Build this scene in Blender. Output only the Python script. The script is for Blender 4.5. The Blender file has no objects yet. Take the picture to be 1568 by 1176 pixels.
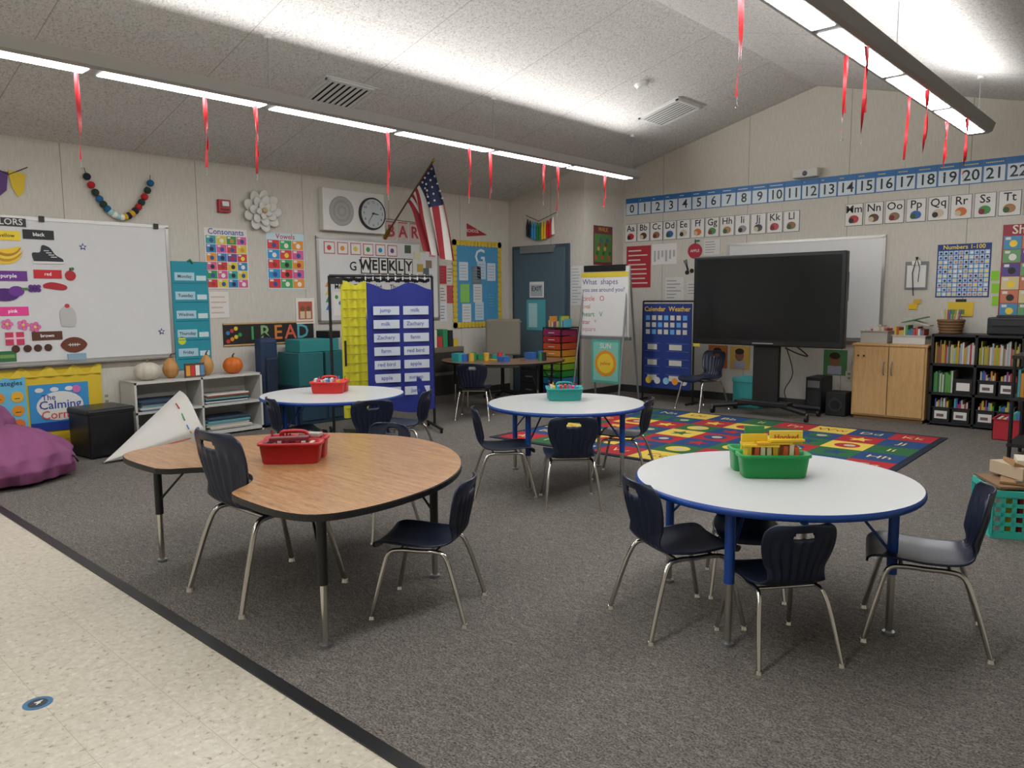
import bpy, bmesh, math, random
from mathutils import Vector, Matrix
random.seed(7)
sc=bpy.context.scene
sc.view_settings.view_transform='Standard'
# ---------------------------------------------------------------- materials
def lin(h):
    h=h.lstrip('#');o=[]
    for i in (0,2,4):
        c=int(h[i:i+2],16)/255.;o.append(c/12.92 if c<=.04045 else ((c+.055)/1.055)**2.4)
    return (o[0],o[1],o[2],1)
_m={}
def M(hexc,rough=.5,metal=0.,emit=0.,var=.06):
    k=(hexc,rough,metal,emit)
    if k in _m: return _m[k]
    m=bpy.data.materials.new('mat_'+hexc.lstrip('#'));m.use_nodes=True
    nt=m.node_tree;b=nt.nodes['Principled BSDF'];col=lin(hexc)
    b.inputs['Roughness'].default_value=rough;b.inputs['Metallic'].default_value=metal
    b.inputs['Base Color'].default_value=col
    if emit:
        b.inputs['Emission Color'].default_value=col;b.inputs['Emission Strength'].default_value=emit
    elif var:
        t=nt.nodes.new('ShaderNodeTexCoord');n=nt.nodes.new('ShaderNodeTexNoise');n.inputs['Scale'].default_value=9
        r=nt.nodes.new('ShaderNodeMixRGB');r.blend_type='MULTIPLY';r.inputs[0].default_value=var
        nt.links.new(t.outputs['Object'],n.inputs['Vector']);nt.links.new(n.outputs[0],r.inputs[2]);r.inputs[1].default_value=col
        nt.links.new(r.outputs[0],b.inputs['Base Color'])
    _m[k]=m;return m
class NT:
    def __init__(s,name,rough=.6):
        s.m=bpy.data.materials.new(name);s.m.use_nodes=True;s.t=s.m.node_tree;s.b=s.t.nodes['Principled BSDF'];s.b.inputs['Roughness'].default_value=rough
        s.tc=s.n('TexCoord')
    def n(s,t,**k):
        x=s.t.nodes.new('ShaderNode'+t)
        for a,v in k.items(): setattr(x,a,v)
        return x
    def l(s,a,b): s.t.links.new(a,b)
    def math(s,op,a,b=None):
        x=s.n('Math',operation=op)
        for i,v in enumerate((a,b)):
            if v is None: continue
            if isinstance(v,(int,float)): x.inputs[i].default_value=v
            else: s.l(v,x.inputs[i])
        return x.outputs[0]
    def mix(s,f,a,b,bt='MIX'):
        x=s.n('MixRGB',blend_type=bt)
        for i,v in enumerate((f,a,b)):
            if isinstance(v,(int,float)): x.inputs[i].default_value=v
            elif isinstance(v,tuple): x.inputs[i].default_value=v
            else: s.l(v,x.inputs[i])
        return x.outputs[0]
    def noise(s,scale,detail=3,mp=None,rough=.5,dist=0):
        x=s.n('TexNoise');x.inputs['Scale'].default_value=scale;x.inputs['Detail'].default_value=detail;x.inputs['Roughness'].default_value=rough;x.inputs['Distortion'].default_value=dist
        if mp:
            mm=s.n('Mapping');mm.inputs['Scale'].default_value=mp;s.l(s.tc.outputs['Object'],mm.inputs[0]);s.l(mm.outputs[0],x.inputs['Vector'])
        else: s.l(s.tc.outputs['Object'],x.inputs['Vector'])
        return x.outputs[0]
    def ramp(s,f,*st):
        x=s.n('ValToRGB');e=x.color_ramp.elements
        while len(e)<len(st): e.new(.5)
        for i,(p,c) in enumerate(st): e[i].position=p;e[i].color=lin(c)
        s.l(f,x.inputs[0]);return x.outputs[0]
    def bump(s,h,st,d=.01):
        x=s.n('Bump');x.inputs['Strength'].default_value=st;x.inputs['Distance'].default_value=d;s.l(h,x.inputs['Height']);s.l(x.outputs[0],s.b.inputs['Normal'])
    def seam(s,axis,period,off,w):
        sp=s.n('SeparateXYZ');s.l(s.tc.outputs['Object'],sp.inputs[0])
        f=s.math('FRACT',s.math('DIVIDE',s.math('SUBTRACT',sp.outputs[axis],off),period))
        return s.math('LESS_THAN',f,w/period)
    def out(s,c): s.l(c,s.b.inputs['Base Color']);return s.m
def wallmat(name,axis,off,base='#d1ccc1'):
    t=NT(name,.75);n=t.noise(160,2,(1,1,1));n2=t.noise(60,2,(1,1,.15))
    c=t.ramp(n,(.3,'#b7b2a7'),(.7,base));c=t.mix(.25,c,t.ramp(n2,(.3,'#b1aca0'),(.7,'#d8d4ca')))
    c=t.mix(t.seam(axis,1.22,off,.006),c,lin('#807b6d'));t.bump(n,.25,.002);return t.out(c)
mWL=wallmat('wall_vinyl_side',1,2.41);mWR=wallmat('wall_vinyl_end',0,-5.59)
t=NT('ceiling_tile',.9);n=t.noise(60,4,None,.6,1.2);c=t.ramp(n,(.36,'#a9a7a3'),(.5,'#d3d1ce'),(.7,'#dfdddb'))
c=t.mix(t.seam(1,1.22,.6,.008),c,lin('#a5a29c'));c=t.mix(t.seam(0,.61,.05,.006),c,lin('#c3c0ba'));t.bump(n,.5,.010);mCeil=t.out(c)
t=NT('carpet',.95);n=t.noise(34,4,(1,2.2,1),.7,1.8);n2=t.noise(150,2);n3=t.noise(1.2,2)
c=t.ramp(n,(.38,'#37332f'),(.5,'#5f5952'),(.62,'#8d867c'));c=t.mix(.4,c,t.ramp(n2,(.38,'#2c2926'),(.62,'#968f85')));c=t.mix(.12,c,n3,'MULTIPLY');t.bump(n,.6,.01);mCarpet=t.out(c)
t=NT('vinyl_tile',.32);n=t.noise(48,3,None,.6,.4);n2=t.noise(26,2)
c=t.ramp(n,(.32,'#7d7563'),(.38,'#b9b19e'),(.6,'#c5beac'),(.7,'#d3cebf'));c=t.mix(.2,c,t.ramp(n2,(.4,'#a69d88'),(.6,'#d0c9b8')))
c=t.mix(t.seam(0,.305,.1,.002),c,lin('#a0977f'));c=t.mix(t.seam(1,.305,.11,.002),c,lin('#a0977f'));mTile=t.out(c)
def wood(name,a,b_,sc=(1.5,18,18),rough=.28):
    t=NT(name,rough);n=t.noise(3,5,sc,.65,.6);n2=t.noise(14,3,sc,.6)
    c=t.ramp(n,(.35,a),(.65,b_));c=t.mix(.4,c,t.ramp(n2,(.42,a),(.58,b_)));return t.out(c)
mWood=wood('oak_laminate','#7d552d','#bd9266');mBirch=wood('maple','#bd935c','#cfaa78',(12,12,1),.4)
mPaleWood=wood('walnut_top','#6a4e38','#8e6c4c')
white=M('#d2d2d0',.35);paper=M('#dddbd5',.7);black=M('#121214',.45);navy=M('#151e34',.36);chrome=M('#c9c6bf',.18,1.,0,0)
blue=M('#154494',.4);red=M('#b51a24',.45);yellow=M('#e2ba1c',.55);green=M('#179044',.45);teal=M('#2b9c93',.45);steel=M('#8d8f92',.35,.6)
# ---------------------------------------------------------------- builder
class B:
    def __init__(s,name,X=None): s.bm=bmesh.new();s.mats=[];s.name=name;s.X=X or Matrix.Identity(4)
    def mi(s,m):
        if m not in s.mats: s.mats.append(m)
        return s.mats.index(m)
    def add(s,vs,fs,mat,sm=False,T=None):
        X=s.X@T if T else s.X;i=s.mi(mat) if not isinstance(mat,list) else None
        bv=[s.bm.verts.new(X@Vector(v)) for v in vs]
        for k,f in enumerate(fs):
            try:
                q=s.bm.faces.new([bv[j] for j in f]);q.material_index=i if i is not None else s.mi(mat[k]);q.smooth=sm
            except ValueError: pass
    def addbm(s,b,mat,sm=False,T=None):
        b.verts.index_update();s.add([v.co.copy() for v in b.verts],[[v.index for v in f.verts] for f in b.faces],mat,sm,T);b.free()
    def box(s,c,sz,mat,bev=0,T=None,sm=False):
        b=bmesh.new();bmesh.ops.create_cube(b,size=1);bmesh.ops.scale(b,vec=sz,verts=b.verts)
        if bev: bmesh.ops.bevel(b,geom=list(b.edges),offset=bev,segments=3,affect='EDGES',profile=.5)
        bmesh.ops.translate(b,vec=c,verts=b.verts);s.addbm(b,mat,sm,T)
    def pan(s,u0,v0,u1,v1,d0,d1,mat,bev=0): s.box(((u0+u1)/2,(v0+v1)/2,(d0+d1)/2),(abs(u1-u0),abs(v1-v0),abs(d1-d0)),mat,bev)
    def bb(s,x0,y0,z0,x1,y1,z1,mat,bev=0): s.box(((x0+x1)/2,(y0+y1)/2,(z0+z1)/2),(abs(x1-x0),abs(y1-y0),abs(z1-z0)),mat,bev)
    def tube(s,pts,r,mat,seg=10,cap=True,rs=None):
        pts=[Vector(p) for p in pts];vs=[];fs=[];n=len(pts);pu=None
        for i,p in enumerate(pts):
            d=(pts[min(i+1,n-1)]-pts[max(i-1,0)]).normalized()
            if pu is None: pu=d.orthogonal().normalized()
            else: pu=(pu-d*pu.dot(d)).normalized()
            w=d.cross(pu);rr=rs[i] if rs else r
            for k in range(seg):
                a=2*math.pi*k/seg;vs.append(p+(pu*math.cos(a)+w*math.sin(a))*rr)
        for i in range(n-1):
            for k in range(seg): fs.append((i*seg+k,i*seg+(k+1)%seg,(i+1)*seg+(k+1)%seg,(i+1)*seg+k))
        s.add(vs,fs,mat,True)
        if cap: s.add(vs[:seg],[tuple(range(seg))[::-1]],mat);s.add(vs[-seg:],[tuple(range(seg))],mat)
    def cyl(s,a,b,r,mat,seg=20,r2=None): s.tube([a,b],r,mat,seg,True,[r,r if r2 is None else r2])
    def sph(s,c,r,mat,seg=14,T=None):
        if not isinstance(r,(tuple,list)): r=(r,r,r)
        b=bmesh.new();bmesh.ops.create_uvsphere(b,u_segments=seg,v_segments=max(6,seg*2//3),radius=1);bmesh.ops.scale(b,vec=r,verts=b.verts);bmesh.ops.translate(b,vec=c,verts=b.verts);s.addbm(b,mat,True,T)
    def prism(s,poly,z0,z1,mat,side=None):
        n=len(poly);vs=[(x,y,z0) for x,y in poly]+[(x,y,z1) for x,y in poly]
        s.add(vs,[tuple(range(n))[::-1],tuple(range(n,2*n))],mat);s.add(vs,[(i,(i+1)%n,n+(i+1)%n,n+i) for i in range(n)],side or mat)
    def disc(s,u,v,r,d0,d1,mat,seg=24,ry=None):
        ry=ry or r;s.prism([(u+r*math.cos(2*math.pi*k/seg),v+ry*math.sin(2*math.pi*k/seg)) for k in range(seg)],d0,d1,mat)
    def grid(s,fn,nu,nv,mat,sm=True,colf=None):
        vs=[fn(i/nu,j/nv) for i in range(nu+1) for j in range(nv+1)];fs=[];ms=[]
        for i in range(nu):
            for j in range(nv):
                fs.append((i*(nv+1)+j,(i+1)*(nv+1)+j,(i+1)*(nv+1)+j+1,i*(nv+1)+j+1));ms.append(colf(i,j) if colf else mat)
        s.add(vs,fs,ms,sm)
    def text(s,txt,u,v,size,mat,d=.002,al='CENTER',ext=0,rot=0,bold=.012):
        cu=bpy.data.curves.new('t','FONT');cu.body=txt;cu.size=size;cu.align_x=al;cu.align_y='CENTER';cu.resolution_u=2;cu.extrude=ext;cu.offset=size*bold
        o=bpy.data.objects.new('t',cu);me=bpy.data.meshes.new_from_object(o)
        T=Matrix.Translation((u,v,d))@Matrix.Rotation(rot,4,'Z')
        s.add([x.co.copy() for x in me.vertices],[tuple(p.vertices) for p in me.polygons],mat,False,T)
        bpy.data.objects.remove(o);bpy.data.curves.remove(cu);bpy.data.meshes.remove(me)
    def mesh(s):
        me=bpy.data.meshes.new(s.name);s.bm.normal_update();s.bm.to_mesh(me);s.bm.free()
        for m in s.mats: me.materials.append(m)
        return me
    def done(s,recenter=True):
        me=s.mesh();o=bpy.data.objects.new(s.name,me);bpy.context.collection.objects.link(o)
        if recenter and len(me.vertices):
            xs=[v.co for v in me.vertices];c=Vector(((min(v.x for v in xs)+max(v.x for v in xs))/2,(min(v.y for v in xs)+max(v.y for v in xs))/2,min(v.z for v in xs)))
            me.transform(Matrix.Translation(-c));o.location=c
        return o
def inst(name,me,x,y,rz,z=0,s=1):
    o=bpy.data.objects.new(name,me);bpy.context.collection.objects.link(o);o.location=(x,y,z);o.rotation_euler=(0,0,rz);o.scale=(s,s,s);return o
XL,YR,YD,XS=-7.6,9.2,8.27,-6.23
def fr(r,u,n,o): 
    m=Matrix((r,u,n)).transposed().to_4x4();m.translation=Vector(o);return m
g_=.0015
FL=fr((0,1,0),(0,0,1),(1,0,0),(XL+g_,0,0));FR=fr((1,0,0),(0,0,1),(0,-1,0),(0,YR-g_,0))
FD=fr((1,0,0),(0,0,1),(0,-1,0),(0,YD-g_,0));FS=fr((0,1,0),(0,0,1),(1,0,0),(XS+g_,0,0))
# ---------------------------------------------------------------- camera
Wp=1568.;Fp=1163.;H=1.35
p=math.radians(6.43);r=math.radians(.39);a=math.radians(42.4)
f0=Vector((-math.sin(a),math.cos(a),0));r0=Vector((math.cos(a),math.sin(a),0));zz=Vector((0,0,1))
fw=f0*math.cos(p)-zz*math.sin(p);up=f0*math.sin(p)+zz*math.cos(p)
R=r0*math.cos(r)-up*math.sin(r);U=r0*math.sin(r)+up*math.cos(r)
cam=bpy.data.cameras.new('camera');co=bpy.data.objects.new('camera',cam);bpy.context.collection.objects.link(co)
X=Matrix((R,U,-fw)).transposed().to_4x4();X.translation=(0,0,H);co.matrix_world=X;cam.lens=36*Fp/Wp;cam.clip_start=.05;sc.camera=co
# ---------------------------------------------------------------- room shell
XR,YF,RX,RZ,SL=1.5,-2.5,-3.54,3.785,.2557
zc=lambda x:RZ-SL*abs(x-RX)
def shell(n,f):
    b=B(n);f(b);return b.done(False)
shell('floor',lambda b:b.bb(XL-.1,1.33,-.1,XR+.1,YR+.1,0,mCarpet))
shell('floor_tile',lambda b:b.bb(XL-.1,YF-.1,-.1,XR+.1,1.33,0,mTile))
shell('trim_1',lambda b:b.prism([(XL,1.295),(XR,1.295),(XR,1.345),(XL,1.345)],0,.006,M('#1d1d1f',.4)))
shell('wall_left',lambda b:b.bb(XL-.1,YF-.1,0,XL,YR+.1,zc(XL)+.02,mWL))
shell('wall_right',lambda b:b.bb(XR,YF-.1,0,XR+.1,YR+.1,zc(XR)+.02,mWL))
def gable(y0,y1,x0=XL,x1=XR):
    def f(b):
        b.X=fr((1,0,0),(0,0,1),(0,-1,0),(0,0,0));pts=[(x0,0),(x1,0),(x1,zc(x1)+.02)]+([(RX,RZ+.02)] if x0<RX<x1 else [])+[(x0,zc(x0)+.02)]
        b.prism(pts,-y1,-y0,mWR)
    return f
shell('wall_back',gable(YR,YR+.1));shell('wall_front',gable(YF-.1,YF))
def alc(b):
    b.X=fr((1,0,0),(0,0,1),(0,-1,0),(0,0,0));b.prism([(XL,0),(XS,0),(XS,zc(XS)),(XL,zc(XL))],-YR,-YD,mWR)
shell('wall_alcove',alc)
def ceil(b):
    for x0,x1 in ((XL-.1,RX),(RX,XR+.1)):
        a0,a1=zc(x0),zc(x1);y0,y1=YF-.1,YR+.1
        vs=[(x0,y0,a0),(x1,y0,a1),(x1,y1,a1),(x0,y1,a0)];vs+=[(x,y,z+.1) for x,y,z in vs]
        b.add(vs,[(0,1,2,3),(7,6,5,4),(0,4,5,1),(1,5,6,2),(2,6,7,3),(3,7,4,0)],mCeil)
shell('ceiling',ceil)
bs=M('#3c3b3a',.6)
shell('baseboard_left',lambda b:b.bb(XL,YF,0,XL+.012,YD,.1,bs))
shell('baseboard_back',lambda b:b.bb(XS,YR-.012,0,XR,YR,.1,bs))
shell('baseboard_alcove',lambda b:b.bb(XS,YD-.012,0,XS+.012,YR-.012,.1,bs))
# ---------------------------------------------------------------- linear lights
lens=M('#f9fbff',.5,0,34.);body=M('#9a9893',.5)
def fixture(xc,z,ye,ys):
    b=B('linear_pendant_light')
    y0=min(ys);b.X=fr((0,0,1),(1,0,0),(0,1,0),(0,0,0)) # local (z,x,y)
    prof=[(z+.014,xc-.105),(z,xc-.075),(z,xc+.075),(z+.014,xc+.105),(z+.085,xc+.13),(z+.085,xc-.13)]
    b.prism(prof,y0-.02,ye,body);b.X=Matrix.Identity(4)
    for i in range(len(ys)-1):
        b.bb(xc-.062,ys[i]+.045,z-.004,xc+.062,ys[i+1]-.045,z+.001,lens)
    for y in [ye-.05-2.45*k for k in range(5)]:
        if y>y0: b.cyl((xc,y,z+.05),(xc,y,zc(xc)+.005),.004,steel,6);b.cyl((xc,y,zc(xc)-.02),(xc,y,zc(xc)+.01),.03,white,12)
    b.done()
ys=[8.05-1.225*k for k in range(9)][::-1]
fixture(-5.355,2.80,8.12,ys);fixture(-1.65,2.80,8.12,ys)
def area(n,loc,tgt,sx,sy,e,col=(1,.985,.97)):
    l=bpy.data.lights.new(n,'AREA');l.shape='RECTANGLE';l.size=sx;l.size_y=sy;l.energy=e;l.color=col
    o=bpy.data.objects.new(n,l);bpy.context.collection.objects.link(o)
    d=(Vector(tgt)-Vector(loc)).normalized();yv=Vector((0,1,0));xv=yv.cross(-d).normalized();yv=(-d).cross(xv)
    o.matrix_world=Matrix.Translation(loc)@Matrix((xv,yv,-d)).transposed().to_4x4()
area('uplight_lamp',(-5.27,3.1,2.93),(-4.0,3.1,3.3),.14,9.6,115)
area('uplight_lamp',(-1.65,3.1,2.92),(-2.0,3.1,3.9),.2,9.6,85)
w=bpy.data.worlds.new('w');sc.world=w;w.use_nodes=True;w.node_tree.nodes['Background'].inputs[0].default_value=(.8,.85,.9,1);w.node_tree.nodes['Background'].inputs[1].default_value=.3
# vents, detector
def onceil(x,y): 
    s=1 if x<RX else -1
    xa=Vector((1,0,SL*s)).normalized();n=Vector((SL*s,0,-1)).normalized();ya=n.cross(xa)
    m=Matrix((xa,ya,n)).transposed().to_4x4();m.translation=(x,y,zc(x));return m
for x,y in ((-5.93,4.17),(-4.75,7.93)):
    b=B('ceiling_air_vent',onceil(x,y))
    b.box((0,0,.005),(.56,.56,.01),white);b.box((0,0,.011),(.48,.48,.004),M('#1c1c1c',.7))
    for k in range(8): b.box((0,-.21+k*.06,.022),(.48,.034,.004),white)
    for s in (-1,1): b.box((s*.25,0,.016),(.03,.53,.02),white);b.box((0,s*.25,.016),(.53,.03,.02),white)
    b.done(False)
b=B('smoke_detector',onceil(-4.49,6.93));b.cyl((0,0,0),(0,0,.04),.075,white,24,.05);b.done(False)
# ribbons
ribm=M('#a50c16',.5)
def ribbon(x,y,z,L):
    b=B('hanging_ribbon');tw=random.uniform(2,5);p0=random.uniform(0,3)
    b.grid(lambda u,v:(x+(.010*(u-.5)*2)*math.cos(p0+tw*v)+.006*math.sin(4*v),y+(.010*(u-.5)*2)*math.sin(p0+tw*v),z-L*v),1,30,ribm)
    b.grid(lambda u,v:(x+.010+(.008*(u-.5)*2)*math.cos(3+tw*v),y+.010+(.008*(u-.5)*2)*math.sin(3+tw*v),z-L*.75*v),1,24,ribm)
    e=z-L;b.tube([(x,y,e),(x,y,e-.03),(x+.01,y,e-.045),(x,y,e-.055),(x-.008,y,e-.045)],.002,steel,6);b.done()
for y,L in ((1.82,.55),(2.65,.5),(3.04,.5),(4.28,.53),(5.27,.47),(5.56,.54),(6.38,.4),(6.62,.49),(7.5,.38)): ribbon(-5.355,y,2.794,L)
for x,y,L in ((-1.58,4.8,.5),(-1.58,6.1,.45),(-1.58,7.3,.45),(-1.73,3.5,.5),(-1.73,4.9,.45),(-1.73,6.2,.45),(-1.73,7.3,.4)): ribbon(x,y,2.795,L)
# ---------------------------------------------------------------- chairs
def cat(P,n):
    out=[];m=len(P)
    for i in range(m-1):
        p0,p1,p2,p3=P[max(i-1,0)],P[i],P[i+1],P[min(i+2,m-1)]
        for k in range(n):
            t=k/n;out.append(tuple(.5*(2*p1[j]+(p2[j]-p0[j])*t+(2*p0[j]-5*p1[j]+4*p2[j]-p3[j])*t*t+(3*p1[j]-p0[j]-3*p2[j]+p3[j])*t**3) for j in range(len(p1))))
    out.append(tuple(P[-1]));return out
def chair():
    b=B('student_chair')
    prof=cat([(.21,.305,.26),(.205,.33,.31),(.17,.343,.345),(.09,.34,.355),(0,.333,.35),(-.09,.335,.33),(-.14,.345,.30),(-.172,.375,.265),(-.188,.42,.27),(-.2,.47,.31),(-.212,.53,.34),(-.225,.59,.335),(-.232,.62,.30),(-.236,.637,.23)],3)
    NC=48;nb=bmesh.new();rows=[]
    for (y,z,w) in prof:
        row=[]
        bk=min(1,max(0,(z-.36)/.08))
        for i in range(NC+1):
            s=-1+2*i/NC;yy=y+bk*(.04*s*s);z2=z+(1-bk)*(.014*abs(s)**3)
            if .36<z<.56 and abs(s)<.84: yy+=.0065*math.cos(s*math.pi*8)*min(1,(z-.36)/.04)*min(1,(.56-z)/.02)
            row.append(nb.verts.new((s*w/2,yy,z2)))
        rows.append(row)
    for i in range(len(rows)-1):
        zm=(prof[i][1]+prof[i+1][1])/2
        for j in range(NC):
            xm=(rows[i][j].co.x+rows[i][j+1].co.x)/2
            if prof[i][0]<-.15 and ((zm-.585)/.02)**2+(xm/.052)**2<1: continue
            nb.faces.new((rows[i][j],rows[i][j+1],rows[i+1][j+1],rows[i+1][j]))
    nb.normal_update();bmesh.ops.solidify(nb,geom=list(nb.faces),thickness=.009)
    b.addbm(nb,navy,True)
    for s in (-1,1):
        pth=cat([(s*.185,.215,.01),(s*.165,.17,.2),(s*.15,.14,.3),(s*.14,.09,.318),(s*.14,0,.318),(s*.14,-.08,.318),(s*.15,-.13,.3),(s*.168,-.17,.2),(s*.19,-.225,.01)],4)
        b.tube(pth,.0105,chrome,10)
        for y,x in ((.215,.185),(-.225,.19)): b.cyl((s*x,y,0),(s*x,y,.014),.017,chrome,12,.013)
    for y in (.09,-.08): b.tube([(-.14,y,.316),(.14,y,.316)],.009,chrome,8)
    return b.mesh()
CH=chair()
def ch(x,y,fx,fy,s=1.): inst('student_chair',CH,x,y,math.atan2(fy,fx)-math.pi/2,0,s)
ch(-3.2,1.79,-.02,1,1.23)
ch(-2.45,2.13,-.86,-.51,.93);ch(-3.55,2.66,.2,-.95,.95)
ch(-1.57,2.74,.5,.87,.97);ch(-1.15,2.76,-.78,.63,.85);ch(-.765,3.27,-.95,-.3,.97);ch(-1.52,3.27,.5,-.87,.85)
ch(-3.04,3.89,-.7,.7,.95);ch(-3.56,3.8,.65,.75,.95);ch(-3.19,4.745,-.9,-.35,.95)
ch(-5.22,3.2,.25,.97,.95);ch(-4.85,4.0,-.8,-.5,.95);ch(-4.72,3.52,-.85,.4,.95)
ch(-6.1,6.05,-.6,.8);ch(-4.47,8.31,-.3,-1,1.1)
# ---------------------------------------------------------------- tables
def leg(b,x,y,zt,um,k=.46,r=.02):
    zs=zt*k;b.cyl((x,y,zs),(x,y,zt),r,um,16);b.cyl((x,y,.02),(x,y,zs+.02),r*.72,chrome,14)
    b.cyl((x,y,0),(x,y,.012),.024,steel,14);b.cyl((x,y,.012),(x,y,.03),.012,chrome,10)
def rtable():
    b=B('round_activity_table');rr=.585;zt=.575
    pr=[(rr-.006,.0),(rr,.006),(rr+.002,.014),(rr,.022),(rr-.006,.028)]
    n=72;vs=[];fs=[]
    for q,zq in pr:
        for k in range(n): a=2*math.pi*k/n;vs.append((q*math.cos(a),q*math.sin(a),zt-.028+zq))
    for i in range(len(pr)-1):
        for k in range(n): fs.append((i*n+k,i*n+(k+1)%n,(i+1)*n+(k+1)%n,(i+1)*n+k))
    b.add(vs,fs,blue,True);b.disc(0,0,rr-.006,zt-.027,zt-.0005,M('#c6c7c5',.3),n)
    b.cyl((0,0,zt-.045),(0,0,zt-.028),.38,M('#23345e',.5),32)
    for k in range(4):
        a=math.radians(-85+90*k);x,y=.48*math.cos(a),.48*math.sin(a);leg(b,x,y,zt-.028,blue)
        b.tube([(x,y,.33),(x*.62,y*.62,zt-.04)],.006,blue,8);b.box((x*.97,y*.97,zt-.036),(.09,.09,.012),blue)
    return b.mesh()
RT=rtable()
for x,y in ((-1.335,3.13),(-3.5,4.43),(-5.32,3.62)): inst('round_activity_table',RT,x,y,0)
def kidney(w=.92,d=1.3,notch=.24):
    P=[(-.40*w,.0),(-.33*w,.04),(-.25*w,.15),(-.13*w,notch-.02),(0,notch),(.13*w,notch-.02),(.25*w,.15),(.33*w,.04),(.40*w,0),(.6*w,-.01),(.8*w,0),(.94*w,.06),(w*1.0,.2),(w*1.0,.42),(.93*w,.68),(.78*w,.92),(.55*w,1.12),(.28*w,1.25),(0,d),(-.28*w,1.25),(-.55*w,1.12),(-.78*w,.92),(-.93*w,.68),(-w,.42),(-w,.2),(-.94*w,.06),(-.8*w,0),(-.6*w,-.01),(-.40*w,0)]
    return cat(P,4)[:-1]
def ktable(name,top,um,zt=.575):
    b=B(name);P=kidney()
    b.prism(P,zt-.026,zt-.003,black,black)
    c=(0,.6);Q=[(c[0]+(x-c[0])*.995,c[1]+(y-c[1])*.995) for x,y in P]
    b.prism(Q,zt-.004,zt,top,black)
    for x,y in ((-.74,.16),(.74,.16),(-.5,.95),(.5,.95)):
        leg(b,x,y,zt-.026,um);b.tube([(x,y,.32),(x*.7,y*.8+.12,zt-.03)],.006,um,8)
    return b.mesh()
KT=ktable('kidney_activity_table',mWood,black)
inst('kidney_activity_table',KT,-3.2,1.44,0)
KT2=ktable('kidney_teacher_table',mPaleWood,black,.70);inst('kidney_teacher_table',KT2,-6.72,7.2,math.radians(-138),0,.84)
# caddies
def obox(b,x0,y0,z0,x1,y1,z1,m,t=.006):
    b.bb(x0,y0,z0,x1,y1,z0+t,m);b.bb(x0,y0,z0,x0+t,y1,z1,m);b.bb(x1-t,y0,z0,x1,y1,z1,m);b.bb(x0,y0,z0,x1,y0+t,z1,m);b.bb(x0,y1-t,z0,x1,y1,z1,m)
    w=.01;b.bb(x0-w,y0-w,z1-.008,x1+w,y0+.004,z1,m);b.bb(x0-w,y1-.004,z1-.008,x1+w,y1+w,z1,m);b.bb(x0-w,y0,z1-.008,x0+.004,y1,z1,m);b.bb(x1-.004,y0,z1-.008,x1+w,y1,z1,m)
def tub(b,x0,y0,x1,y1,h,m):
    # rounded tapered tub
    cx,cy,hx,hy=(x0+x1)/2,(y0+y1)/2,(x1-x0)/2,(y1-y0)/2;n=40
    def ring(s,z,o=0):
        out=[]
        for k in range(n):
            a=2*math.pi*k/n;c_,s_=math.cos(a),math.sin(a);e=.38
            out.append((cx+(hx*s+o)*math.copysign(abs(c_)**e,c_),cy+(hy*s+o)*math.copysign(abs(s_)**e,s_),z))
        return out
    rs=[ring(.86,0),ring(.9,.006),ring(.98,h-.014),ring(.98,h-.014,.009),ring(.98,h,.009),ring(.98,h,-.004),ring(.88,.01,-.004)]
    vs=[v for q in rs for v in q];b.add(vs,[(i*n+k,i*n+(k+1)%n,(i+1)*n+(k+1)%n,(i+1)*n+k) for i in range(len(rs)-1) for k in range(n)],m,True)
    b.add(rs[0],[tuple(range(n))[::-1]],m);b.add(rs[-1],[tuple(range(n))],m)
def caddy(x,y,rz,m,kind,s=1):
    b=B('supply_caddy',Matrix.Translation((x,y,.576))@Matrix.Rotation(rz,4,'Z')@Matrix.Scale(s,4))
    tub(b,-.16,-.135,.16,-.012,.11,m);tub(b,-.16,.012,-.005,.135,.11,m);tub(b,.005,.012,.16,.135,.11,m)
    for sx in (-.07,.07): b.tube([(sx,0,.02),(sx,0,.135)],.009,m,8)
    b.box((0,0,.1),(.3,.03,.012),m)
    b.tube(cat([(-.07,0,.135),(-.055,0,.148),(0,0,.152),(.055,0,.148),(.07,0,.135)],3),.010,m,8)
    pal={'y':['#e2bf2a','#d9a91c','#e4d9b0','#d35a2c'],'r':['#8a1a24','#5a1620','#b9b4a8','#6a2028'],'m':['#df4f8a','#e2bf2a','#38a0dc','#d9d6cf','#d2352f']}[kind]
    hh={'y':.04,'r':.0,'m':.02}[kind]
    for k in range(8):
        px=-.12+.032*k;h_=.09+hh+.02*random.random();b.box((px,-.07,.012+h_/2),(.02,.075,h_),M(random.choice(pal),.5),0,Matrix.Translation((px,0,0))@Matrix.Rotation(random.uniform(-.08,.08),4,'Y')@Matrix.Translation((-px,0,0)))
    for k in range(8):
        px=-.12+.034*k;py=.07+random.uniform(-.02,.03);b.tube([(px,py,.012),(px+random.uniform(-.02,.02),py+.01,.12+random.random()*.03)],.006,M(random.choice(pal),.5),6)
    if kind=='r':
        b.box((-.02,-.07,.12),(.2,.05,.03),M('#6a1c26',.5),.006,Matrix.Rotation(.15,4,'Z'));b.box((.06,.07,.125),(.12,.05,.02),M('#a8a094',.4),.004,Matrix.Rotation(-.3,4,'Z'))
    if kind=='y':
        for k in range(3): b.box((-.06+.05*k,-.075,.15+.012*k),(.16,.09,.01),M(pal[k%2],.4),0,Matrix.Rotation(.08*k-.05,4,'Z'))
        b.X=b.X@fr((1,0,0),(0,0,1),(0,-1,0),(0,0,0));b.pan(-.02,.15,.13,.215,.07,.08,M('#e4c94a',.5));b.text('Hooked',.055,.185,.034,M('#b03020',.5),.082)
        b.pan(-.15,.16,-.03,.2,.07,.08,M('#e8c42a',.5));b.pan(-.13,.2,-.04,.235,.05,.06,M('#3a8a4a',.5))
    b.done()
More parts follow.
